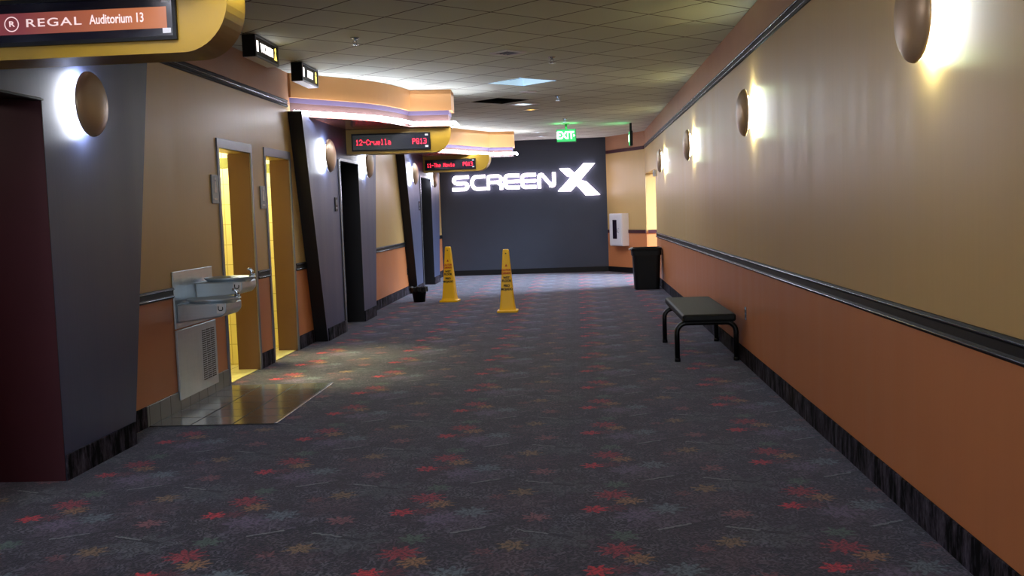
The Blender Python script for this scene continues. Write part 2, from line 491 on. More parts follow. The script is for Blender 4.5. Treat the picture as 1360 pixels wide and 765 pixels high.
b = MB(); b.box(-6.2, 5.4, -4.0, 26.0, -0.1, 0.0)
struct(b.build('floor', M['carpet']), 'dark patterned carpet floor with scattered red and ochre leaf shapes', 'floor')

# ceiling: tiles of the lattice, one missing tile and one light opening left out
HOLES = set()
def cell_of(x, y):
    u = (x * UA[0] + y * UA[1] - V0) / CS; v = (x * VA[0] + y * VA[1] - U0) / CS
    return (math.floor(u), math.floor(v))
def cell_poly(c):
    pts = []
    for du, dv in ((0, 0), (1, 0), (1, 1), (0, 1)):
        u = V0 + (c[0] + du) * CS; v = U0 + (c[1] + dv) * CS
        pts.append((UA[0] * u + VA[0] * v, UA[1] * u + VA[1] * v))
    return pts
HOLE_TILE = cell_of(-1.16, 15.5); LIGHT_TILE = cell_of(-0.64, 13.4)
HOLES = {HOLE_TILE, LIGHT_TILE}
b = MB()
for i in range(-60, 60):
    for j in range(-60, 60):
        P = cell_poly((i, j))
        cx = sum(p[0] for p in P) / 4; cy = sum(p[1] for p in P) / 4
        if -6.4 < cx < 5.6 and -4.4 < cy < 26.2 and (i, j) not in HOLES:
            b.face([(p[0], p[1], HC) for p in P[::-1]])
b.box(-7, 6.2, -5, 27, HC + 0.45, HC + 0.5, 1)
for c in HOLES:       # upstand of the opening, seen from below
    P = cell_poly(c)
    for k in range(4):
        p, q = P[k], P[(k + 1) % 4]
        b.face([(p[0], p[1], HC), (q[0], q[1], HC), (q[0], q[1], HC + 0.03), (p[0], p[1], HC + 0.03)], 1)
bmesh.ops.remove_doubles(b.bm, verts=b.bm.verts[:], dist=0.0005)
struct(b.build('ceiling', [M['ceiling'], M['void']]), 'olive grey acoustic tile ceiling with tiles set diagonally', 'ceiling')

def wall_bands(b, x0, x1, y0, y1, z0=0.0, z1=HC):
    """painted bands of the corridor wall: terracotta, cream, brown"""
    for za, zb, mi in ((0, Z_RAIL, 1), (Z_RAIL, Z_TRIM, 0), (Z_TRIM, HC + 0.01, 2)):
        a, c = max(za, z0), min(zb, z1)
        if c > a: b.box(x0, x1, y0, y1, a, c, mi)
WM = [M['cream'], M['orange'], M['topband']]
D1 = (9.20, 10.10); D2 = (10.61, 11.50); DH = 2.10      # restroom doorways
P1 = dict(b0=3.95, b1=6.78, t0=3.3, t1=7.37, d0=4.66, d1=5.83)
P2 = dict(b0=12.28, b1=15.32, t0=11.55, t1=15.86, d0=13.28, d1=14.47)
P3 = dict(b0=19.42, b1=22.6, t0=18.45, t1=23.2, d0=20.22, d1=21.75)
PH = 2.18
b = MB()
openings = [(P1['d0'] - .05, P1['d1'] + .05, PH + .05), (D1[0], D1[1], DH), (D2[0], D2[1], DH), (P2['d0'] - .05, P2['d1'] + .05, PH + .05), (P3['d0'] - .05, P3['d1'] + .05, PH + .05)]
y = -4.0
for a, c, h in openings:
    wall_bands(b, XL - 0.2, XL, y, a)
    wall_bands(b, XL - 0.2, XL, a, c, h)
    y = c
wall_bands(b, XL - 0.2, XL, y, 24.42)
struct(b.build('wall_left', WM), 'left corridor wall, cream over terracotta, with two restroom doorways', 'wall')

b = MB()
wall_bands(b, XR, XR + 0.2, -4.0, 20.0)
wall_bands(b, XR, XR + 0.2, 20.0, 22.86, 2.15)
struct(b.build('wall_right', WM), 'long right corridor wall, cream above a black rail and terracotta below', 'wall')

b = MB(); b.box(-3.4, 0.73, 24.4, 24.6, 0, HC + 0.01)
struct(b.build('wall_back', M['charcoal']), 'charcoal end wall carrying the lit white lettering', 'wall')

# angled corner wall at the far right, and the side hall behind the opening
CA, CB = Vector((0.70, 24.4, 0)), Vector((1.485, 22.88, 0))
cd = (CB - CA).normalized(); cn = Vector((cd.y, -cd.x, 0))       # cn points into the corridor
if cn.y > 0: cn = -cn
b = MB()
def corner_box(s0, s1, d0, d1, z0, z1, mi):
    pts = [CA + cd * s0 + cn * d0, CA + cd * s1 + cn * d0, CA + cd * s1 + cn * d1, CA + cd * s0 + cn * d1]
    b.prism([(p.x, p.y) for p in pts], 'z', z0, z1, mi)
CL = (CB - CA).length
for za, zb, mi in ((0, Z_RAIL, 1), (Z_RAIL, Z_TRIM, 0), (Z_TRIM, HC + 0.01, 2)):
    corner_box(0, CL, -0.15, 0, za, zb, mi)
    b.box(1.50, 5.2, 22.88, 23.05, za, zb, mi)
    b.box(1.685, 5.2, 19.8, 20.0, za, zb, mi)
    b.box(5.2, 5.4, 19.8, 23.05, za, zb, mi)
struct(b.build('wall_corner', WM), 'short angled wall at the far right corner, cream over terracotta', 'wall')

# entrance portals: proud trapezoid panels around the auditorium doorways
XP = -2.97
def portal(p, label):
    b = MB()
    fr = [(p['b0'], 0), (p['d0'], 0), (p['d0'], PH), (p['d1'], PH), (p['d1'], 0), (p['b1'], 0), (p['t1'], 2.63), (p['t0'], 2.63)]
    b.prism(fr, 'x', XL + 0.001, XP, 1, 0)
    # deep dark reveal and end of the doorway passage
    b.box(-3.385, XP - 0.002, p['d1'] - 0.004, p['d1'] + 0.04, 0, PH - 0.002, 2)
    b.box(-3.42, XL, p['d0'] - 0.04, p['d0'], 0, PH, 2)
    b.box(-3.42, XL, p['d0'], p['d1'], PH, PH + 0.04, 2)
    return b
for p, nm, lab in ((P1, 'wall_entrance', 'slate entrance panel beside the doorway nearest the camera'), (P2, 'wall_entrance', 'slate entrance panel with black slanting edge under the lit canopy, middle of the left wall'), (P3, 'wall_entrance', 'slate entrance panel at the far end of the left wall')):
    b = portal(p, lab)
    struct(b.build(nm, [M['slate'], M['black'], M['maroon'] if p is P1 else M['black']]), lab, 'wall')
# passages behind the doorways
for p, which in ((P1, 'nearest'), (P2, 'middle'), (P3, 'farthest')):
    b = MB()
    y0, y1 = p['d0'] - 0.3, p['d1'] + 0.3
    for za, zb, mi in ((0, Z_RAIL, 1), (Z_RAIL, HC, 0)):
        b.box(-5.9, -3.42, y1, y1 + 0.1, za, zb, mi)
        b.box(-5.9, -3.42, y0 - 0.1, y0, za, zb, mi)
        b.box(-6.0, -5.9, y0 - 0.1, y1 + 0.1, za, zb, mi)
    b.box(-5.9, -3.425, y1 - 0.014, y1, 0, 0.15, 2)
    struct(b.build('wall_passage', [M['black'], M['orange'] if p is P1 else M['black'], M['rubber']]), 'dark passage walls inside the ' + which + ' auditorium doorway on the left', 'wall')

lamp('passage_lamp', 'POINT', (-4.6, 5.2, 2.4), 14.0, (1.0, 0.9, 0.8), shadow_soft_size=0.1)
# restroom vestibules
for k, (a, c) in enumerate((D1, D2)):
    b = MB()
    b.box(-3.34, XL - 0.002, c - 0.004, c - 0.001, 0, DH - 0.002, 1)                    # brown painted return
    b.box(-4.7, -3.335, c + 0.3, c + 0.38, 0, 2.4, 0)                               # far tiled side
    b.box(-4.7, XL - 0.201, a - 0.08, a, 0, 2.4, 0)                            # near tiled side
    b.box(-3.335, -3.327, c + 0.002, c + 0.38, 0, 2.4, 0)
    b.box(-4.8, -4.7, a - 0.08, c + 0.38, 0, 2.4, 3)
    b.box(-4.7, XL - 0.2, a, c + 0.3, 2.4, 2.45, 2)
    b.box(-4.7, -3.36, c + 0.296, c + 0.3, 1.98, 2.08, 4)
    b.box(-4.7, -3.335, c, c + 0.3, 0.0, 0.006, 5)
    b.box(-4.7, XL - 0.02, a, c, 0.0, 0.006, 5)
    struct(b.build('wall_restroom', [M['walltile'], M['doorbrown'], M['white'], M['walltiley'], M['accent'], M['restfloor']]),
           'ivory tiled vestibule seen through the ' + ('nearer' if k == 0 else 'farther') + ' restroom doorway', 'wall')
    lamp('restroom_light', 'AREA', (-3.9, c + 0.02, 2.36), VESTIBULE_W, (1.0, 0.97, 0.70), rot=(0, math.radians(18), 0), shape='RECTANGLE', size=0.9, size_y=0.12)
    lamp('restroom_light', 'AREA', (-3.38, (a + c) / 2 - 0.15, 2.07), 7.0, (1.0, 0.93, 0.42), rot=(0, math.radians(-24), 0), shape='RECTANGLE', size=0.1, size_y=0.5, spread=math.radians(48))  # spill light added under the lintel to brighten the floor outside
    d = thing('door_%d' % (k + 1), 'grey metal frame of the ' + ('nearer' if k == 0 else 'farther') + ' open restroom doorway', 'doorway', (0, 0, 0), kind='structure')
    q = MB(); q.box(XL - 0.03, XL + 0.012, a - 0.05, c + 0.05, DH, DH + 0.085, 0, 0.003); q.build('lintel', M['framegrey'], d)
    q = MB(); q.box(XL - 0.03, XL + 0.012, a - 0.05, a, 0, DH, 0, 0.003); q.build('jamb', M['framegrey'], d)
    q = MB(); q.box(XL - 0.03, XL + 0.012, c, c + 0.05, 0.0, DH, 0, 0.003); q.build('jamb', M['framegrey'], d)

# door frames inside the portals
for k, p in enumerate((P1, P2, P3)):
    d = thing('door_%d' % (k + 3), ('dark door frame with a thin silver edge, ' + ('nearest', 'middle', 'farthest')[k] + ' auditorium doorway on the left'), 'doorway', kind='structure')
    q = MB(); q.box(XP - 0.05, XP + 0.012, p['d0'] - 0.07, p['d0'], 0, PH, 0); q.build('jamb', M['framedark'], d)
    q = MB(); q.box(XP - 0.02, XP + 0.016, p['d0'] - 0.012, p['d0'] + 0.012, 0, PH, 0); q.build('edge_strip', M['chrome'], d)
    q = MB(); q.box(XP - 0.05, XP + 0.012, p['d0'], p['d1'], PH - 0.015, PH + (0.02 if k else -0.005), 0); q.build('head', M['framegrey'] if k else M['rubber'], d)

# baseboards
def baseboard(name, segs, x, sgn, label):
    b = MB()
    for a, c in segs:
        b.box(min(x, x + sgn * 0.012), max(x, x + sgn * 0.012), a, c, 0, Z_BASE, 0, 0.003, 1)
    struct(b.build(name, M['carpetbase']), label, 'baseboard')
baseboard('baseboard_right', [(-4, 20.0)], XR, -1, 'carpet baseboard along the right wall')
baseboard('baseboard_left', [(6.79, 7.34), (10.15, 10.56), (11.55, 12.26), (15.33, 19.4), (22.6, 24.4)], XL, 1, 'carpet baseboard along the left wall')
baseboard('baseboard_entrance', [(P1['d1'], 6.79), (P2['b0'] + 0.03, P2['d0'] - 0.07), (P2['d1'], 15.3), (P3['b0'] + 0.03, P3['d0'] - 0.07), (P3['d1'], 22.58)], XP, 1, 'carpet baseboard along the slate entrance panels')
b = MB(); b.box(-3.12, 0.70, 24.385, 24.4, 0, 0.12)
struct(b.build('baseboard_back', M['rubber']), 'black baseboard under the charcoal end wall', 'baseboard')
b = MB(); corner_box(0.0, CL, 0, 0.014, 0, 0.12, 0); b.box(1.50, 5.2, 22.866, 22.88, 0, 0.12)
struct(b.build('baseboard_corner', M['rubber']), 'black baseboard under the angled corner wall', 'baseboard')

# rails: black rubber moulding with two chrome beads
def rail(name, segs, x, sgn, z, h, beads, label):
    b = MB()
    t = 0.022
    for a, c in segs:
        prof = [(0, -h / 2), (t * 0.6, -h / 2), (t, -h * 0.36), (t * 0.55, -h * 0.2), (t * 0.5, h * 0.2), (t, h * 0.36), (t * 0.6, h / 2), (0, h / 2)]
        b.prism([(x + sgn * px, z + pz) for px, pz in prof], 'y', a, c, 0)
        for bz in beads:
            b.tube([(x + sgn * t * 0.8, a, z + bz), (x + sgn * t * 0.8, c, z + bz)], 0.0045, 8, 1)
    struct(b.build(name, [M['rubber'], M['chrome']]), label, 'wall rail')
LEFT_SEGS_RAIL = [(7.0, 7.965), (10.16, 10.55), (11.56, 12.05), (15.5, 19.15), (22.8, 24.38)]
rail('trim_1', [(-4, 20.0)], XR, -1, Z_RAIL, 0.088, (0.031, -0.031), 'black chair rail with silver lines along the right wall')
rail('trim_2', LEFT_SEGS_RAIL, XL, 1, Z_RAIL, 0.08, (0.027, -0.027), 'black chair rail with silver lines along the left wall')
rail('trim_3', [(-4, 22.88)], XR, -1, Z_TRIM + 0.02, 0.08, (0.024, -0.024), 'upper black and silver moulding high on the right wall')
rail('trim_4', [(7.45, 11.52), (15.9, 18.4), (23.2, 24.38)], XL, 1, Z_TRIM, 0.075, (0.0,), 'upper black and silver moulding high on the left wall')
b = MB()
for z in (Z_RAIL, Z_TRIM):
    corner_box(0.03, CL - 0.02, 0, 0.02, z - 0.035, z + 0.035, 0)
    if z < 2: b.box(1.52, 5.2, 22.86, 22.88, z - 0.035, z + 0.035)
struct(b.build('trim_5', M['maroon']), 'dark mouldings across the angled corner wall', 'wall rail')

# ------------------------------------------------------------------ entrance canopies with cove tubes
def smooth_path(pts, n=6):
    out = []
    P = [Vector(p) for p in pts]
    for i in range(len(P) - 1):
        p0 = P[max(i - 1, 0)]; p1 = P[i]; p2 = P[i + 1]; p3 = P[min(i + 2, len(P) - 1)]
        for k in range(n):
            s = k / n
            out.append(0.5 * ((2 * p1) + (-p0 + p2) * s + (2 * p0 - 5 * p1 + 4 * p2 - p3) * s * s + (-p0 + 3 * p1 - 3 * p2 + p3) * s ** 3))
    out.append(P[-1])
    return [(q.x, q.y) for q in out]
def offset_path(pts, d):
    out = []
    for i, p in enumerate(pts):
        a = Vector(pts[max(i - 1, 0)]); c = Vector(pts[min(i + 1, len(pts) - 1)]); q = Vector(p)
        t1 = (q - a).normalized() if i > 0 else (c - q).normalized()
        t2 = (c - q).normalized() if i < len(pts) - 1 else t1
        n1 = Vector((t1.y, -t1.x)); n2 = Vector((t2.y, -t2.x))
        nn = (n1 + n2); nn.normalize()
        k = min(1.0 / max(nn.dot(n1), 0.5), 1.6)
        out.append((q.x + nn.x * d * k, q.y + nn.y * d * k))
    return out
def canopy(near, box_w, box_d, far_end, zf, zc, label):
    """near: plan points of the near lobe from the wall to the inner corner; then a box toward the corridor"""
    lobe = smooth_path(near, 5)
    cx, cy = near[-1]
    box = [(cx + box_w, cy + 0.09), (cx + box_w - 0.02, cy + 0.09 + box_d)]
    back = [(cx + 0.02, cy + 0.15 + box_d)] + smooth_path([(cx + 0.02, cy + 0.15 + box_d), (cx - 0.35, cy + 1.15), (cx - 0.75, cy + 1.7), (XL + 0.01, far_end)], 4)[1:]
    plan = lobe + box + back
    t = thing('entrance_canopy', label, 'canopy', (cx, cy, zc - 0.02), group='entrance canopies over the auditorium doorways')
    L = lambda pts: [(p[0] - cx, p[1] - cy) for p in pts]
    z0 = -(zc - 0.02)
    b = MB(); b.prism(L(plan + [(XL - 0.0, far_end), (XL - 0.0, near[0][1])]), 'z', zf + z0, HC - 0.004 + z0, 0)
    b.build('fascia', M['fascia'], t)
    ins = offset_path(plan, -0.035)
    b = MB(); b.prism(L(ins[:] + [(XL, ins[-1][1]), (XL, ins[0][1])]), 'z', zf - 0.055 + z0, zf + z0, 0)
    b.build('shadow_recess', M['recess'], t)  # purple grey colour stands in for the shade below the fascia
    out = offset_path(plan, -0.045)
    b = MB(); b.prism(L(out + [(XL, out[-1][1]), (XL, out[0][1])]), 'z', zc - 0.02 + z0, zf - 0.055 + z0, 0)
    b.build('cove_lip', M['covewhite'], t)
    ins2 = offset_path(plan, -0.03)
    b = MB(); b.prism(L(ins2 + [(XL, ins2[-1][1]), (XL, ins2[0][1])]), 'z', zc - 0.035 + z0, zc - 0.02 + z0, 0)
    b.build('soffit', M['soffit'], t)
    tp = offset_path(plan, 0.045)
    nl = len(lobe)
    for seg in (tp[:nl], tp[nl - 1:nl + 2]):
        seg = [(p[0] - cx, p[1] - cy, zc + 0.005 + z0) for p in seg]
        b = MB(); b.tube(seg, 0.02, 10)
        b.build('cove_tube', M['neon'], t)
    return t
C1N = [(-3.10, 11.63), (-3.0, 11.76), (-2.83, 12.0), (-2.60, 12.30), (-2.34, 12.75), (-2.17, 13.3), (-2.10, 13.72)]
canopy(C1N, 0.52, 0.5, 16.0, 2.79, 2.62, 'tan curved canopy with a glowing tube, above the middle slate doorway')
C2N = [(-3.10, 18.5), (-2.86, 18.9), (-2.55, 19.5), (-2.25, 20.1), (-2.05, 20.6), (-1.83, 21.05), (-1.705, 21.4)]
canopy(C2N, 0.49, 0.5, 23.1, 2.745, 2.61, 'tan curved canopy with a glowing tube, farthest down the corridor')
C0N = [(x, y - 9.1) for x, y in C1N]
canopy(C0N, 0.52, 0.5, 7.3, 2.79, 2.62, 'curved canopy over the nearest doorway, above the frame')

# ------------------------------------------------------------------ auditorium blade signs
GLYPH = {' ': [0] * 7, '-': [0, 0, 0, 31, 0, 0, 0], '1': [4, 12, 4, 4, 4, 4, 14], '2': [14, 17, 1, 2, 4, 8, 31], '3': [30, 1, 1, 14, 1, 1, 30],
         'C': [14, 17, 16, 16, 16, 17, 14], 'r': [0, 0, 22, 25, 16, 16, 16], 'u': [0, 0, 17, 17, 17, 19, 13], 'e': [0, 0, 14, 17, 31, 16, 14],
         'l': [12, 4, 4, 4, 4, 4, 14], 'a': [0, 0, 14, 1, 15, 17, 15], 'P': [30, 17, 17, 30, 16, 16, 16], 'G': [14, 17, 16, 23, 17, 17, 15],
         'T': [31, 4, 4, 4, 4, 4, 4], 'h': [16, 16, 22, 25, 17, 17, 17], 'M': [17, 27, 21, 21, 17, 17, 17], 'o': [0, 0, 14, 17, 17, 17, 14],
         'v': [0, 0, 17, 17, 17, 10, 4], 'i': [4, 0, 12, 4, 4, 4, 14]}
def led_text(parent, txt, x0, z0, h, w_char, yface):
    b = MB(); p = h / 7
    pw = w_char / 6
    for k, ch in enumerate(txt):
        for r, bits in enumerate(GLYPH[ch]):
            for c in range(5):
                if bits >> (4 - c) & 1:
                    xx = x0 + k * w_char + c * pw; zz = z0 + h - (r + 1) * p
                    b.box(xx, xx + pw * 0.92, yface - 0.003, yface, zz, zz + p * 0.92)
    return b.build('led_lettering', M['led'], parent)
def blade_sign(xl, xr, y, zb, zt, disp, yaw, label, bands, thick=0.28):
    """board with a rounded lower outer corner, hung across the corridor; origin at its wall end, bottom"""
    t = thing('auditorium_sign', label, 'sign', (xl, y, zb), yaw, 'blade signs hung under the entrance canopies')
    w, h = xr - xl, zt - zb
    R = h * 0.80; RX = h * 0.72
    poly = [(0, 0)] + [(w - RX + RX * math.sin(a), R - R * math.cos(a)) for a in [k * PI / 2 / 12 for k in range(13)]] + [(w, h), (0, h)]
    b = MB(); b.prism(poly, 'y', 0, thick, 0, None, 0.0); b.build('board', M['yellow'], t)
    x0, x1, z0, z1 = [disp[0] - xl, disp[1] - xl, disp[2] - zb, disp[3] - zb]
    b = MB()
    f = 0.018
    b.box(x0, x1, -0.02, 0.0, z0, z0 + f); b.box(x0, x1, -0.02, 0.0, z1 - f, z1)
    b.box(x0, x0 + f, -0.02, 0, z0 + f, z1 - f); b.box(x1 - f, x1, -0.02, 0, z0 + f, z1 - f)
    dp = b.build('display_frame', M['blackplastic'], t)
    b = MB(); b.box(x0 + f, x1 - f, -0.008, -0.001, z0 + f, z1 - f)
    scn = b.build('display', M['screenblack'], t)
    for zz in (z1 - f - 0.012, z0 + f + 0.026):
        b = MB(); b.box(x1 - f - 0.052, x1 - f - 0.012, -0.010, -0.008, zz - 0.012, zz + 0.012); b.build('sticker', M['white'], scn)
    return t, scn, (x0, x1, z0, z1)
# nearest: LCD showing the chain strip
s1, scr1, d1 = blade_sign(-2.97, -1.615, 5.0, 2.262, 2.575, (-2.92, -1.859, 2.322, 2.54), 0.0, 'yellow rounded hanging sign with black screen reading Auditorium 13', None)
def mk_strip():
    t = NT('screen_gradient_strip'); c = t.n('ShaderNodeTexCoord'); sp = t.n('ShaderNodeSeparateXYZ'); t.l(c.outputs['Object'], sp.inputs[0])
    f = t.n('ShaderNodeMapRange'); t.l(sp.outputs[0], f.inputs[0]); f.inputs[1].default_value = 0.35; f.inputs[2].default_value = 1.0
    e = t.mix(f.outputs[0], srgb(120, 52, 58), srgb(196, 112, 64))
    t.set((0.02, 0.02, 0.02, 1), 0.25, 0, 0.4, e, 0.6)
    return t.m
M['strip'] = mk_strip()
M['striptext'] = glow('strip_text', srgb(222, 196, 196), 0.6)
b = MB(); b.box(d1[0] + 0.03, -1.907 + 2.97, -0.0105, -0.0085, 2.378 - 2.262, 2.478 - 2.262); strip = b.build('screen_strip', M['strip'], scr1)
zc = 2.428 - 2.262
text_mesh('lettering', 'REGAL', 0.054, M['striptext'], scr1, (0.512, -0.0115, zc), FACE_CAM, 0.0008, 1.55, bold=0.0004, spacing=1.15)
text_mesh('lettering', 'Auditorium 13', 0.062, M['striptext'], scr1, (0.822, -0.0115, zc + 0.002), FACE_CAM, 0.0008, 0.72, bold=0.0009)
text_mesh('lettering', 'R', 0.036, M['striptext'], scr1, (0.307, -0.0115, zc), FACE_CAM, 0.0008, 1.3, bold=0.0008)
b = MB()
for k in range(32):
    a0, a1 = 2 * PI * k / 32, 2 * PI * (k + 1) / 32
    r0, r1 = 0.031, 0.036
    b.face([(r0 * math.cos(a0), 0, r0 * math.sin(a0)), (r1 * math.cos(a0), 0, r1 * math.sin(a0)), (r1 * math.cos(a1), 0, r1 * math.sin(a1)), (r0 * math.cos(a1), 0, r0 * math.sin(a1))])
b.build('logo_ring', M['striptext'], scr1, (0.307, -0.0115, zc))
# LED signs
s2, scr2, d2 = blade_sign(-2.965, -1.60, 13.75, 2.262, 2.58, (-2.895, -1.87, 2.30, 2.525), 0.16, 'yellow rounded hanging sign with red dot letters, under the nearer lit canopy', None)
led_text(scr2, '12-Cruella', 0.125, 0.115, 0.072, 0.046, -0.009)
led_text(scr2, 'PG13', 0.86, 0.115, 0.072, 0.048, -0.009)
s3, scr3, d3 = blade_sign(-3.0, -1.66, 20.75, 2.262, 2.575, (-2.93, -1.93, 2.30, 2.505), -0.05, 'brownish rounded hanging sign with red dot letters, under the farthest canopy', None)
led_text(scr3, '11-The', 0.11, 0.10, 0.075, 0.046, -0.009)
led_text(scr3, 'Movie', 0.11 + 7 * 0.046, 0.10, 0.075, 0.046, -0.009)
led_text(scr3, 'PG13', 0.82, 0.105, 0.075, 0.050, -0.009)

# ------------------------------------------------------------------ wall sconces
def sconce(loc, facing, label, group, power, warm=False, first=None):
    """facing +1: on the left wall looking to +X; -1: on the right wall"""
    t = thing('wall_sconce', label, 'wall lamp', loc, 0 if facing > 0 else PI, group)
    R = 0.195
    rot = Matrix.Rotation(PI / 2, 4, 'Y')
    prof = [(R * math.sin(a), 0.072 + 0.068 * math.cos(a)) for a in [k * PI / 2 / 14 for k in range(15)]]
    prof = prof + [(R * 0.985, 0.068), (R * 0.95, 0.070), (0, 0.070)]
    b = MB(); b.lathe(prof, 48, 0, rot); b.build('shade', M['dome'], t)
    b = MB(); b.lathe([(0, 0.0), (0.075, 0.0), (0.075, 0.02), (0.02, 0.024), (0.02, 0.075), (0.0, 0.075)], 24, 0, rot); b.build('mount', M['white'], t)
    b = MB()
    pts = [(0.052, 0.13 * math.cos(2 * PI * k / 32), 0.13 * math.sin(2 * PI * k / 32)) for k in range(33)]
    b.tube(pts, 0.011, 8, 0, False); b.build('lamp_ring', M['ringglow'], t)
    col = (0.58, 0.82, 1.0) if warm else (0.80, 0.88, 1.0)
    lamp('sconce_lamp', 'AREA', (0.038, 0, 0), power, col, t, (0, PI / 2, 0), shape='DISK', size=0.34)
    lamp('sconce_lamp', 'POINT', (0.045, 0, 0.175), power * 0.12, (0.82, 1.0, 0.6) if warm else col, t, shadow_soft_size=0.035)
    lamp('sconce_lamp', 'POINT', (0.045, 0, -0.175), power * 0.12, (0.82, 1.0, 0.6) if warm else col, t, shadow_soft_size=0.035)
    return t
for y, lab in ((6.28, 'bronze dome sconce glowing on the slate panel nearest the camera'), (12.48, 'bronze dome sconce left of the middle auditorium doorway'), (14.85, 'bronze dome sconce right of the middle auditorium doorway'),
               (19.1, 'bronze dome sconce left of the farthest auditorium doorway'), (21.75, 'bronze dome sconce right of the farthest auditorium doorway')):
    sconce((XP, y, 2.185), 1, lab, 'dome sconces on the left wall', SCONCE_W_LEFT)
sconce((XP, 4.2, 2.185), 1, 'dome sconce beyond the nearest doorway, outside the picture', 'dome sconces on the left wall', SCONCE_W_LEFT)
for y, lab in ((4.52, 'large bronze dome sconce cut by the top of the picture, nearest on the right wall'), (8.97, 'bronze dome sconce second nearest on the right wall'), (13.45, 'bronze dome sconce third along the right wall'), (17.85, 'small far bronze dome sconce, last on the right wall before the opening')):
    sconce((XR, y, 2.2), -1, lab, 'dome sconces on the right wall', SCONCE_W_RIGHT, True)
sconce((XR, 0.3, 2.2), -1, 'dome sconce on the right wall beside the photographer', 'dome sconces on the right wall', SCONCE_W_RIGHT, True)

# ------------------------------------------------------------------ lit wall lettering
sg = thing('illuminated_sign', 'large glowing white SCREENX lettering on the charcoal end wall', 'sign', (-1.15, 24.40, 2.1))
def strip(name, strokes, polys=()):
    b = MB()
    for path, w in strokes:
        P = [Vector(p) for p in path]
        Lp, Rp = [], []
        for i, p in enumerate(P):
            t1 = (P[i] - P[i - 1]).normalized() if i else (P[1] - P[0]).normalized()
            t2 = (P[i + 1] - P[i]).normalized() if i < len(P) - 1 else t1
            n = (Vector((-t1.y, t1.x)) + Vector((-t2.y, t2.x))).normalized()
            k = 1 / max(n.dot(Vector((-t1.y, t1.x))), 0.5)
            Lp.append(p + n * w / 2 * k); Rp.append(p - n * w / 2 * k)
        for i in range(len(P) - 1):
            q = [Lp[i], Lp[i + 1], Rp[i + 1], Rp[i]]
            b.prism([(v.x, v.y) for v in q], 'y', -0.085, -0.015, 0)
    for k, poly in enumerate(polys):
        b.prism(poly, 'y', -0.085 - 0.003 * k, -0.015, 0)
    return b.build(name, M['letterglow'], sg)
def arc(cx, cz, rx, rz, a0, a1, n=6):
    return [(cx + rx * math.cos(math.radians(a0 + (a1 - a0) * k / n)), cz + rz * math.sin(math.radians(a0 + (a1 - a0) * k / n))) for k in range(n + 1)]
def rel(pts): return [(p[0] + 1.15, p[1] - 2.1) for p in pts]
SW = 0.077                                       # stroke width
ZT, ZB = 2.305, 1.952; zt, zbm = ZT - SW / 2, ZB + SW / 2; zm = (ZT + ZB) / 2
def letterS(x0, x1):
    r = (zt - zm) / 2
    p = [(x1, zt)] + arc(x0 + SW / 2 + r, zm + r, r, r, 90, 270) + arc(x1 - SW / 2 - r, zm - r, r, r, 90, -90) + [(x0, zbm)]
    return [(rel(p), SW)]
def letterC(x0, x1):
    r = (zt - zbm) / 2
    return [(rel([(x1, zt)] + arc(x0 + SW / 2 + r * 0.8, zm, r * 0.8, r, 90, 270, 10) + [(x1, zbm)]), SW)]
def letterR(x0, x1):
    r = 0.07
    top = [(x0 + SW / 2, ZB), (x0 + SW / 2, zt - 0.04)] + arc(x0 + SW / 2 + 0.04, zt - 0.04, 0.04, 0.04, 180, 90, 3)[1:] + [(x1 - SW / 2 - r, zt)] + arc(x1 - SW / 2 - r, zt - r, r, r, 90, -90, 8)[1:] + [(x0 + SW, zt - 2 * r)]
    leg = [(x1 - 0.13, zt - 2 * r), (x1 - SW / 2, zt - 2 * r - 0.06), (x1 - SW / 2, ZB)]
    return [(rel(top), SW * 0.85), (rel(leg), SW)]
def letterE(x0, x1):
    r = 0.07
    o = [(x1, zt), (x0 + SW / 2 + r, zt)] + arc(x0 + SW / 2 + r, zt - r, r, r, 90, 180, 4)[1:] + arc(x0 + SW / 2 + r, zbm + r, r, r, 180, 270, 4) + [(x1, zbm)]
    return [(rel(o), SW), (rel([(x0 + SW / 2, zm), (x1, zm)]), SW * 0.85)]
def letterN(x0, x1):
    r = 0.05
    p = [(x0 + SW / 2, ZB), (x0 + SW / 2, zt - r)] + arc(x0 + SW / 2 + r, zt - r, r, r * 0.8, 180, 60, 4)[1:] + [(x1 - SW / 2 - r * 1.5, zbm + 0.03)] + arc(x1 - SW / 2 - r, zbm + r, r, r * 0.8, 240, 360, 4) + [(x1 - SW / 2, ZT)]
    return [(rel(p), SW * 1.02)]
strip('letter', letterS(-2.83, -2.445)); strip('letter', letterC(-2.415, -2.065)); strip('letter', letterR(-2.04, -1.665))
strip('letter', letterE(-1.645, -1.285)); strip('letter', letterE(-1.26, -0.905)); strip('letter', letterN(-0.87, -0.455))
strip('letter', [], [rel([(0.188, 2.482), (0.449, 2.478), (-0.111, 1.860), (-0.415, 1.867)]), rel([(-0.365, 2.379), (-0.134, 2.381), (0.012, 2.235), (0.095, 2.10), (0.237, 2.074), (0.547, 1.757), (0.222, 1.752), (-0.041, 2.056), (-0.093, 2.180), (-0.19, 2.197)])])
b = MB(); b.box(-1.68, 0.72, -0.016, 0, -0.06, 0.06); b.build('raceway', M['charcoal'], sg)

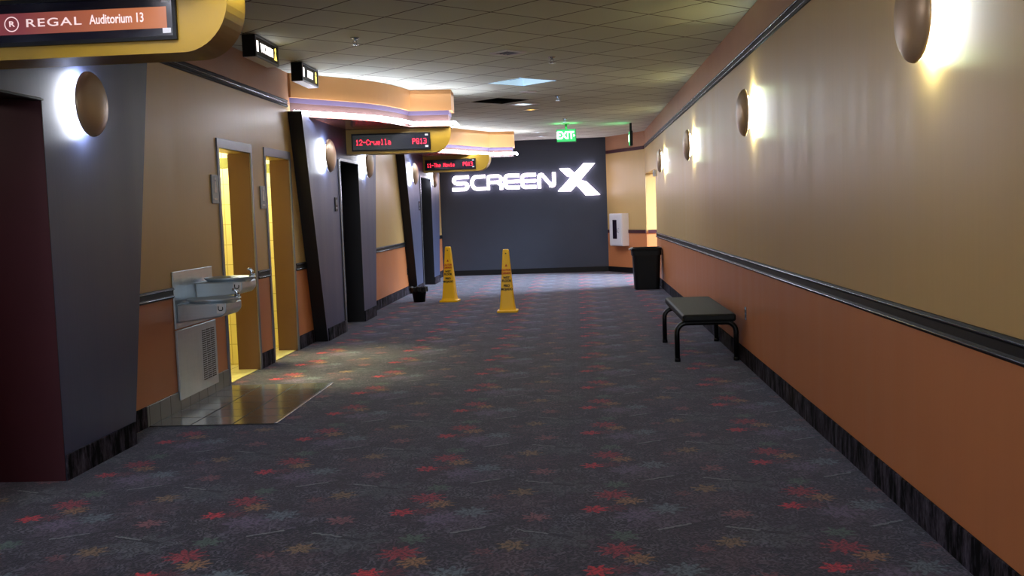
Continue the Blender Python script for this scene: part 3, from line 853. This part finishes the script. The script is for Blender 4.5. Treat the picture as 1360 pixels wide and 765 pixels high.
# ------------------------------------------------------------------ restroom box signs on the ceiling
def restroom_sign(x, y0, y1, zb, word, label):
    t = thing('restroom_sign', label, 'sign', (x, y0, zb), 0.0, 'lit restroom box signs')
    L = y1 - y0; h = HC - 0.005 - zb
    b = MB(); b.box(-0.115, 0, 0, L, 0, h, 0, 0.004, 1, mis=None); b.build('housing', M['blackplastic'], t)
    b = MB(); b.box(-0.105, -0.005, 0.008, L - 0.008, -0.003, 0.0); b.build('bottom_plate', M['white'], t)
    b = MB(); f = 0.016
    b.box(0, 0.008, 0, L, 0, f); b.box(0, 0.008, 0, L, h - f, h); b.box(0, 0.008, 0, f, f, h - f); b.box(0, 0.008, L - f, L, f, h - f)
    b.build('face_frame', M['framegrey'], t)
    rot = (PI / 2, 0, PI / 2)
    b = MB(); b.box(0.0, 0.004, 0.04, 0.085, 0.05, h - 0.045); b.build('arrow_bar', M['wcglow'], t)
    text_mesh('lettering', word, 0.105, M['wcglow'], t, (0.002, L * 0.5, h * 0.5), rot, 0.002, 0.92 if len(word) > 3 else 1.0, bold=0.002)
    # figure
    b = MB(); cy, s = L - 0.09, 0.9
    b.face([(0.004, cy + 0.022 * math.cos(q * PI / 6), h * 0.72 + 0.022 * math.sin(q * PI / 6)) for q in range(12)])
    if word == 'WOMEN':
        b.face([(0.004, cy - 0.014, h * 0.60), (0.004, cy - 0.042, h * 0.24), (0.004, cy + 0.042, h * 0.24), (0.004, cy + 0.014, h * 0.60)])
    else:
        b.face([(0.004, cy - 0.03, h * 0.60), (0.004, cy - 0.03, h * 0.22), (0.004, cy + 0.03, h * 0.22), (0.004, cy + 0.03, h * 0.60)])
    b.build('figure', M['wcyellow'], t)
    return t
restroom_sign(-2.72, 9.12, 9.82, 2.865, 'WOMEN', 'black box sign lit WOMEN hanging from the ceiling, nearer of the two')
restroom_sign(-2.765, 10.86, 11.52, 2.865, 'MEN', 'black box sign lit MEN hanging at the canopy corner, farther of the two')

# ------------------------------------------------------------------ ceiling fittings
q = thing('exit_sign', 'green lit EXIT sign hanging from the ceiling, facing down the corridor', 'exit sign', (-0.15, 20.1, 2.71))
b = MB(); b.box(-0.185, 0.185, -0.02, 0.02, 0, 0.24, 0, 0.005); b.build('housing', M['greenbody'], q)
b = MB(); b.box(-0.172, 0.172, -0.024, -0.02, 0.012, 0.228); fc = b.build('face', M['exitface'], q)
text_mesh('lettering', 'EXIT', 0.19, M['exitglow'], fc, (-0.02, -0.026, 0.12), FACE_CAM, 0.002, 0.82, bold=0.006)
b = MB(); b.face([(0.135, -0.027, 0.15), (0.135, -0.027, 0.09), (0.165, -0.027, 0.12)]); b.build('arrow', M['exitglow'], fc)
b = MB(); b.box(-0.06, 0.06, -0.03, 0.03, 0.33, 0.342); b.box(-0.02, 0.02, -0.012, 0.012, 0.24, 0.335); b.build('ceiling_mount', M['greenbody'], q)
lamp('exit_lamp', 'AREA', (0, 0, 0.26), 0.8, (0.1, 1.0, 0.2), q, (PI, 0, 0), shape='RECTANGLE', size=0.34, size_y=0.04)
q = thing('exit_sign', 'green lit exit sign seen edge-on high beside the right wall', 'exit sign', (1.08, 20.6, 2.62))
b = MB(); b.box(-0.028, 0.028, -0.17, 0.17, 0, 0.28, 0, 0.005); b.build('housing', M['blackplastic'], q)
b = MB(); b.box(-0.034, -0.028, -0.155, 0.155, 0.012, 0.268); fc = b.build('face', M['exitface'], q)
text_mesh('lettering', 'EXIT', 0.17, M['exitglow'], fc, (-0.036, 0, 0.14), (PI / 2, 0, -PI / 2), 0.002, 0.8, bold=0.006)
b = MB(); b.box(-0.02, 0.02, -0.06, 0.06, 0.28, HC - 2.62 - 0.002); b.build('ceiling_mount', M['blackplastic'], q)
lamp('exit_lamp', 'AREA', (-0.06, 0, 0.15), 0.9, (0.1, 1.0, 0.25), q, (0, PI / 2 + 0.5, 0), shape='RECTANGLE', size=0.2, size_y=0.3)
q = thing('smoke_alarm_box', 'small white detector box on the end of the right wall above the opening edge', 'detector', (1.485, 19.85, 2.06))
b = MB(); b.box(-0.05, -0.001, -0.06, 0.06, -0.06, 0.06, 0, 0.006); b.build('housing', M['white'], q)
b = MB(); b.box(-0.056, -0.05, -0.03, 0.03, -0.03, 0.03, 0, 0.002); b.build('lens', M['framegrey'], q)

def lattice_box(b, x, y, s, z0, z1, mi=0, inner=None):
    c, sn = math.cos(TH), math.sin(TH)
    P = [(x + (u * c - v * sn), y + (u * sn + v * c)) for u, v in ((-s / 2, -s / 2), (s / 2, -s / 2), (s / 2, s / 2), (-s / 2, s / 2))]
    b.prism(P, 'z', z0, z1, mi)
def ceiling_fitting(name, x, y, s, border, mat_in, label, cat, group=None):
    t = thing(name, label, cat, (x, y, HC), TH, group)
    b = MB(); z = -0.012
    h = s / 2; k = h - border
    for x0, x1, y0, y1 in ((-h, h, -h, -k), (-h, h, k, h), (-h, -k, -k, k), (k, h, -k, k)):
        b.box(x0, x1, y0, y1, z, -0.001)
    b.build('frame', M['white'], t)
    b = MB(); b.box(-k, k, -k, k, -0.006, -0.001); b.build('grille' if 'vent' in name else 'lens', mat_in, t)
    if 'vent' in name:
        for i in range(4):
            b = MB(); yy = -k + (i + 0.5) * 2 * k / 4; b.box(-k, k, yy - 0.004, yy + 0.004, -0.011, -0.006); b.build('slat', M['framegrey'], t)
    return t
ceiling_fitting('ceiling_vent', -0.643, 10.85, 0.27, 0.04, M['framedark'], 'small square white vent in the ceiling, nearest the camera', 'vent')
ceiling_fitting('recessed_light', -0.60, 14.45, 0.17, 0.02, M['white'], 'dull white recessed spot behind the open light panel', 'ceiling light')
ceiling_fitting('recessed_light', -0.752, 16.1, 0.36, 0.07, M['fixture'], 'square pale blue recessed light beside the missing tile', 'ceiling light')
ceiling_fitting('recessed_light', -0.68, 17.0, 0.18, 0.025, M['amber'], 'small amber recessed light on the ceiling', 'ceiling light')
ceiling_fitting('recessed_light', -0.75, 22.0, 0.2, 0.03, M['fixture'], 'far small recessed light near the end wall, nearer of two', 'ceiling light')
ceiling_fitting('recessed_light', -0.72, 23.2, 0.2, 0.03, M['fixture'], 'far small recessed light near the end wall, last of two', 'ceiling light')
# open light panel recessed in its tile
P = cell_poly(LIGHT_TILE); cx = sum(p[0] for p in P) / 4; cy = sum(p[1] for p in P) / 4
t = thing('ceiling_light_panel', 'open square light panel with bright blue-white inner rim in the ceiling', 'ceiling light', (cx, cy, HC), TH)
s = CS / 2 - 0.004
b = MB()
for x0, x1, y0, y1 in ((-s, s, -s, -s + 0.02), (-s, s, s - 0.02, s), (-s, -s + 0.02, -s, s), (s - 0.02, s, -s, s)):
    b.box(x0, x1, y0, y1, 0.0, 0.10)
b.build('inner_rim', M['rim_lit'], t)  # rim glows by itself, standing in for lamp light falling on it
b = MB(); b.box(-s, s, -s, s, 0.10, 0.12); b.build('back_plate', M['plaque'], t)
b = MB(); b.box(-s + 0.05, s - 0.05, -0.03, 0.03, 0.05, 0.10, 0, 0.01); b.build('tube', M['plaque'], t)

# sprinkler heads
def sprinkler(x, y, label):
    t = thing('sprinkler_head', label, 'sprinkler', (x, y, HC), 0, 'ceiling sprinkler heads')
    b = MB(); b.lathe([(0, -0.001), (0.04, -0.001), (0.036, -0.010), (0.012, -0.014), (0.012, -0.03), (0, -0.03)], 20); b.build('escutcheon', M['chrome'], t)
    b = MB(); b.tube([(-0.012, 0, -0.028), (-0.018, 0, -0.045), (-0.005, 0, -0.062)], 0.004, 6); b.tube([(0.012, 0, -0.028), (0.018, 0, -0.045), (0.005, 0, -0.062)], 0.004, 6); b.build('yoke', M['chrome'], t)
    b = MB(); b.lathe([(0, -0.060), (0.032, -0.062), (0.034, -0.066), (0, -0.068)], 20); b.build('deflector', M['chrome'], t)
    return t
sp0 = sprinkler(-1.94, 9.56, 'small silver sprinkler head nearest the camera, left half of the ceiling')
dup(sp0, (-0.21, 11.3, HC), 0, 'small silver sprinkler head right of the square vent')
dup(sp0, (-0.22, 15.2, HC), 0, 'small silver sprinkler head beyond the open light panel')
dup(sp0, (-0.16, 19.0, HC), 0, 'small silver sprinkler head just above the hanging exit sign')

# ------------------------------------------------------------------ drinking fountain
ft = thing('drinking_fountain', 'stainless two-level wall drinking fountain beside the nearer restroom doorway', 'drinking fountain', (XL, 8.41, 0.08))
b = MB(); b.box(0.001, 0.014, -0.445, 0.435, 0.555, 1.0, 0, 0.004); b.build('back_plate', M['steel'], ft)
gr = MB(); gr.box(0.001, 0.022, -0.445, 0.435, 0.0, 0.545, 0, 0.005); gp = gr.build('lower_panel', M['steel'], ft)
b = MB()
for i in range(24):
    for j in range(3):
        z = 0.075 + i * 0.0175
        b.box(0.0195, 0.0236, 0.085 + j * 0.103, 0.085 + j * 0.103 + 0.088, z, z + 0.011)
lv = b.build('grille', M['framedark'], gp)
b = MB()
for i in range(24):
    for j in range(3):
        z = 0.075 + i * 0.0175
        b.box(0.0225, 0.0262, 0.085 + j * 0.103 + 0.004, 0.085 + j * 0.103 + 0.084, z + 0.011, z + 0.0155)
b.build('louvers', M['steel'], gp)
def basin_unit(yc, ztop, name):
    # body: skirt hanging from the plate, deeper at the wall
    b = MB()
    prof = [(0.012, ztop - 0.165), (0.37, ztop - 0.125), (0.405, ztop - 0.085), (0.405, ztop - 0.02), (0.012, ztop - 0.02)]
    b.prism(prof, 'y', yc - 0.19, yc + 0.19, 0, None, 0.012)
    body = b.build('basin_body', M['steel'], ft)
    b = MB()
    mt = Matrix.Translation((0.245, yc, ztop))
    b.lathe([(0.0, -0.055), (0.09, -0.052), (0.16, -0.036), (0.2, -0.006), (0.212, 0.006), (0.205, 0.012), (0.19, 0.006), (0.14, -0.022), (0.06, -0.034), (0.0, -0.035)], 44, 0, mt, 1.0, 0.93)
    b.build('basin', M['steel'], ft)
    b = MB()
    b.tube([(0.40, yc + 0.10, ztop), (0.40, yc + 0.10, ztop + 0.045), (0.39, yc + 0.095, ztop + 0.062), (0.365, yc + 0.085, ztop + 0.066)], [0.02, 0.016, 0.012, 0.009], 12)
    b.lathe([(0, 0.03), (0.022, 0.03), (0.026, 0.0), (0, 0.0)], 16, 0, Matrix.Translation((0.40, yc + 0.10, ztop - 0.005)))
    b.build('bubbler', M['chrome'], ft)
    b = MB(); b.box(0.33, 0.395, yc - 0.197, yc - 0.19, ztop - 0.10, ztop - 0.025, 0, 0.003); pd = b.build('push_pad', M['white'], ft)
    b = MB(); b.tube([(0.345, yc - 0.199, ztop - 0.042), (0.345, yc - 0.199, ztop - 0.066), (0.352, yc - 0.199, ztop - 0.075), (0.372, yc - 0.199, ztop - 0.075), (0.379, yc - 0.199, ztop - 0.066), (0.379, yc - 0.199, ztop - 0.048)], 0.004, 6); b.build('pad_mark', M['black_ink'], pd)
basin_unit(-0.215, 0.765, 'lower')
basin_unit(0.20, 0.905, 'upper')

# tiled pad under the fountain, and tile base
b = MB(); b.box(XL + 0.013, -2.2, 7.36, 9.14, 0.0, 0.006)
struct(b.build('floor_pad', M['padtile']), 'glossy grey tile pad on the floor under the drinking fountain', 'floor')
b = MB(); b.box(-2.2, -2.178, 7.36, 9.14, 0, 0.009, 0, 0.003)
struct(b.build('trim_6', M['chrome']), 'thin metal edge strip of the grey tile pad', 'floor trim')
b = MB(); b.box(XL, XL + 0.013, 7.345, 9.14, 0, Z_BASE, 0, 0.002, 1)
struct(b.build('baseboard_fountain', M['basetile']), 'grey tile base under the drinking fountain', 'baseboard')

# wall plaques and outlets
def plaque(x, y0, y1, z0, z1, label, mat, group):
    t = thing('wall_plaque', label, 'sign', (x, (y0 + y1) / 2, z0), 0, group)
    w = (y1 - y0) / 2
    b = MB(); b.box(0.001, 0.012, -w, w, 0, z1 - z0, 0, 0.003); b.build('plate', mat, t)
    return t, w, z1 - z0
for y0, y1, z0, z1, lab in ((8.965, 9.135, 1.61, 1.86, 'grey restroom plaque left of the nearer restroom doorway'), (10.37, 10.54, 1.565, 1.79, 'grey restroom plaque left of the farther restroom doorway')):
    t, w, h = plaque(XL, y0, y1, z0, z1, lab, M['plaque'], 'restroom plaques')
    b = MB(); zc_ = h * 0.62
    b.face([(0.0135, 0.014 * math.cos(q * PI / 6), zc_ + 0.06 + 0.014 * math.sin(q * PI / 6)) for q in range(12)])
    b.face([(0.0135, -0.012, zc_ + 0.04), (0.0135, -0.03, zc_ - 0.06), (0.0135, 0.03, zc_ - 0.06), (0.0135, 0.012, zc_ + 0.04)])
    b.box(0.012, 0.0135, -0.04, 0.04, 0.03, 0.045)
    b.build('pictogram', M['white'], t)
for p, yy, lab in ((P2, 13.0, 'small dark number plaque left of the middle auditorium doorway'), (P3, 19.98, 'small dark number plaque left of the farthest auditorium doorway')):
    t, w, h = plaque(XP, yy - 0.06, yy + 0.06, 1.53, 1.70, lab, M['blackplastic'], 'auditorium number plaques')
    b = MB(); b.box(0.012, 0.0135, -0.035, 0.035, 0.03, 0.05); b.box(0.012, 0.0135, 0.0, 0.03, 0.08, 0.14); b.build('braille_strip', M['plaque'], t)
def outlet(x, y, z, rz, label):
    t = thing('wall_outlet', label, 'outlet', (x, y, z), rz)
    b = MB(); b.box(0.001, 0.008, -0.036, 0.036, -0.058, 0.058, 0, 0.002); b.build('cover_plate', M['chrome'], t)
    for zz in (0.022, -0.022):
        b = MB(); b.box(0.008, 0.010, -0.016, 0.016, zz - 0.014, zz + 0.014, 0, 0.001); b.build('socket', M['blackplastic'], t)
outlet(XR, 9.56, 0.47, PI, 'metal wall outlet on the right wall beside the black bench')
outlet(XL, 19.2, 0.42, 0, 'metal wall outlet low on the left wall before the farthest slate panel')

# ------------------------------------------------------------------ wet floor cones
def cone(x, y, rz, label):
    t = thing('wet_floor_cone', label, 'floor sign', (x, y, 0), rz, 'yellow wet floor cones')
    def ring(h, z, r):
        out = []
        for cx, cy, a0 in ((h - r, h - r, 0), (-h + r, h - r, 90), (-h + r, -h + r, 180), (h - r, -h + r, 270)):
            for k in range(4):
                a = math.radians(a0 + 90 * k / 3)
                out.append((cx + r * math.cos(a), cy + r * math.sin(a), z))
        return out
    prof = [(0.150, 0.0, 0.02), (0.152, 0.022, 0.02), (0.146, 0.03, 0.02), (0.122, 0.034, 0.02), (0.112, 0.06, 0.02), (0.104, 0.12, 0.02), (0.097, 0.20, 0.018), (0.046, 0.87, 0.012), (0.043, 0.898, 0.012), (0.034, 0.908, 0.012)]
    bm = bmesh.new(); rings = [[bm.verts.new(p) for p in ring(*q)] for q in prof]
    for a, c in zip(rings, rings[1:]):
        for k in range(16): bm.faces.new((a[k], a[(k + 1) % 16], c[(k + 1) % 16], c[k]))
    bm.faces.new(rings[-1]); bm.faces.new(rings[0][::-1])
    b = MB(); b.merge(bm); b.build('body', M['conepaint'], t)
    tilt = math.atan((0.097 - 0.046) / 0.67)
    def put(txt, z, size, mat, sx=1.0):
        yf = -(0.097 - (z - 0.2) * (0.051 / 0.67)) - 0.001
        text_mesh('lettering', txt, size, mat, t, (0, yf, z), (PI / 2 - tilt, 0, 0), 0.001, sx, bold=0.0022)
    put('CAUTION', 0.61, 0.040, M['red_ink'], 0.72); put('CUIDADO', 0.565, 0.040, M['red_ink'], 0.72)
    put('WET', 0.50, 0.045, M['black_ink'], 0.95); put('FLOOR', 0.455, 0.045, M['black_ink'], 0.9)
    put('PISO', 0.385, 0.046, M['black_ink'], 0.95); put('MOJADO', 0.335, 0.046, M['black_ink'], 0.9)
    b = MB(); b.face([(0.022 * math.sin(q), 0, 0.026 * math.cos(q)) for q in (0, 2 * PI / 3, 4 * PI / 3)])
    b.build('warning_triangle', M['red_ink'], t, (0, -(0.097 - 0.475 * 0.0761) - 0.0015, 0.675), (-tilt, 0, 0))
    b = MB(); b.lathe([(0, 0), (0.009, 0), (0.009, 0.002), (0, 0.002)], 12, 0, Matrix.Translation((0, -0.0495, 0.85)) @ Matrix.Rotation(PI / 2, 4, 'X')); b.build('hole', M['black_ink'], t)
    return t
cone(-1.04, 15.30, 0.02, 'yellow wet floor cone standing alone in the middle of the carpet')
cone(-2.135, 17.40, -0.10, 'yellow wet floor cone nearer the left wall, beside the small black bin')

# ------------------------------------------------------------------ bench
bn = thing('bench', 'black padded bench on bent tube legs against the right wall', 'bench', (1.17, 10.6, 0))
b = MB(); b.box(-0.245, 0.235, -0.99, 0.93, 0.395, 0.465, 0, 0.022, 3); st = b.build('seat_pad', M['vinyl'], bn)
b = MB(); b.box(-0.225, 0.215, -0.96, 0.90, 0.385, 0.40); b.build('seat_board', M['blackplastic'], bn)
for yy in (-0.70, 0.72):
    pts = [(-0.272, yy, 0.0), (-0.272, yy, 0.27)] + [(-0.182 + 0.09 * math.cos(a), yy, 0.27 + 0.09 * math.sin(a)) for a in [PI - k * PI / 2 / 6 for k in range(1, 7)]] + \
          [(0.182 + 0.09 * math.cos(a), yy, 0.27 + 0.09 * math.sin(a)) for a in [PI / 2 - k * PI / 2 / 6 for k in range(0, 7)]] + [(0.272, yy, 0.0)]
    b = MB(); b.tube(pts, 0.024, 14); b.build('leg_frame', M['blackmetal'], bn)
    for xx in (-0.272, 0.272):
        b = MB(); b.lathe([(0, 0), (0.027, 0), (0.027, 0.03), (0.024, 0.034), (0, 0.034)], 16, 0, Matrix.Translation((xx, yy, 0))); b.build('foot_cap', M['rubber'], bn)

# ------------------------------------------------------------------ bins
tc = thing('trash_can', 'tall black trash can below the white extinguisher cabinet at the right wall', 'trash can', (1.20, 18.85, 0))
def rr(hx, hy, r, z, n=5):
    out = []
    for cx, cy, a0 in ((hx - r, hy - r, 0), (-hx + r, hy - r, 90), (-hx + r, -hy + r, 180), (hx - r, -hy + r, 270)):
        for k in range(n):
            a = math.radians(a0 + 90 * k / (n - 1)); out.append((cx + r * math.cos(a), cy + r * math.sin(a), z))
    return out
def loft(b, rings, mi=0, close_bottom=True, close_top=False):
    vs = [[b.bm.verts.new(p) for p in r] for r in rings]
    for a, c in zip(vs, vs[1:]):
        n = len(a)
        for k in range(n):
            f = b.bm.faces.new((a[k], a[(k + 1) % n], c[(k + 1) % n], c[k])); f.material_index = mi
    if close_bottom: b.bm.faces.new(vs[0][::-1])
    if close_top: b.bm.faces.new(vs[-1])
b = MB(); loft(b, [rr(0.215, 0.2, 0.07, 0), rr(0.245, 0.23, 0.07, 0.70), rr(0.24, 0.225, 0.07, 0.70), rr(0.21, 0.195, 0.06, 0.02)]); b.build('body', M['blackplastic'], tc)
b = MB(); loft(b, [rr(0.246, 0.231, 0.07, 0.685), rr(0.263, 0.248, 0.07, 0.690), rr(0.266, 0.25, 0.07, 0.725), rr(0.252, 0.238, 0.07, 0.735), rr(0.235, 0.22, 0.06, 0.70)], 0, False); b.build('rim', M['blackplastic'], tc)
b = MB(); loft(b, [rr(0.256, 0.242, 0.07, 0.60), rr(0.259, 0.244, 0.07, 0.684)], 0, False); b.build('bag_skirt', M['vinyl'], tc)
b = MB(); b.tube([(-0.24, -0.20, 0.735), (-0.28, -0.215, 0.728), (-0.31, -0.21, 0.715), (-0.30, -0.22, 0.70)], [0.02, 0.016, 0.012, 0.006], 10); b.build('bag_knot', M['white'], tc)
wb = thing('waste_bin', 'small round black waste bin on the carpet at the slanted post', 'trash can', (-2.66, 17.5, 0))
b = MB(); b.lathe([(0, 0), (0.095, 0), (0.125, 0.22), (0.132, 0.225), (0.132, 0.24), (0.12, 0.24), (0.092, 0.015), (0, 0.015)], 32); b.build('body', M['blackplastic'], wb)
b = MB()
prof = []
bm = bmesh.new(); n = 40; R0 = []; R1 = []; R2 = []
for k in range(n):
    a = 2 * PI * k / n; j = random.uniform(-0.012, 0.012)
    R0.append(bm.verts.new((0.118 * math.cos(a), 0.118 * math.sin(a), 0.235)))
    R1.append(bm.verts.new(((0.142 + j) * math.cos(a), (0.142 + j) * math.sin(a), 0.252 + j)))
    R2.append(bm.verts.new(((0.150 + j * 1.5) * math.cos(a), (0.150 + j * 1.5) * math.sin(a), 0.18 + 2 * j)))
for k in range(n):
    bm.faces.new((R0[k], R0[(k + 1) % n], R1[(k + 1) % n], R1[k])); bm.faces.new((R1[k], R1[(k + 1) % n], R2[(k + 1) % n], R2[k]))
b.merge(bm); b.build('bag', M['blackplastic'], wb)

# ------------------------------------------------------------------ extinguisher cabinet on the angled wall
cpos = CA + cd * 0.72
ang = math.atan2(cd.y, cd.x)
ec = thing('extinguisher_cabinet', 'white fire extinguisher cabinet with narrow dark window on the angled wall', 'cabinet', (cpos.x + cn.x * 0.001, cpos.y + cn.y * 0.001, 0.60), ang)
# local: x along the wall, -y into the corridor
sg_ = -1 if (Matrix.Rotation(ang, 3, 'Z') @ Vector((0, -1, 0))).dot(cn) > 0 else 1
D = 0.17 * sg_
b = MB(); b.box(-0.33, 0.24, min(0, D), max(0, D), 0, 0.72, 0, 0.008); b.build('body', M['white'], ec)
yf = D
b = MB(); b.box(-0.31, 0.22, min(yf, yf + 0.014 * sg_), max(yf, yf + 0.014 * sg_), 0.02, 0.70, 0, 0.005); dr = b.build('door', M['white'], ec)
yd = yf + 0.014 * sg_
b = MB(); b.box(-0.16, 0.02, min(yd, yd + 0.004 * sg_), max(yd, yd + 0.004 * sg_), 0.16, 0.58); b.build('window', M['cabinetglass'], dr)
b = MB(); b.tube([(0.10, yd, 0.30), (0.10, yd + 0.03 * sg_, 0.31), (0.10, yd + 0.03 * sg_, 0.38), (0.10, yd, 0.39)], 0.008, 8); b.build('handle', M['chrome'], dr)
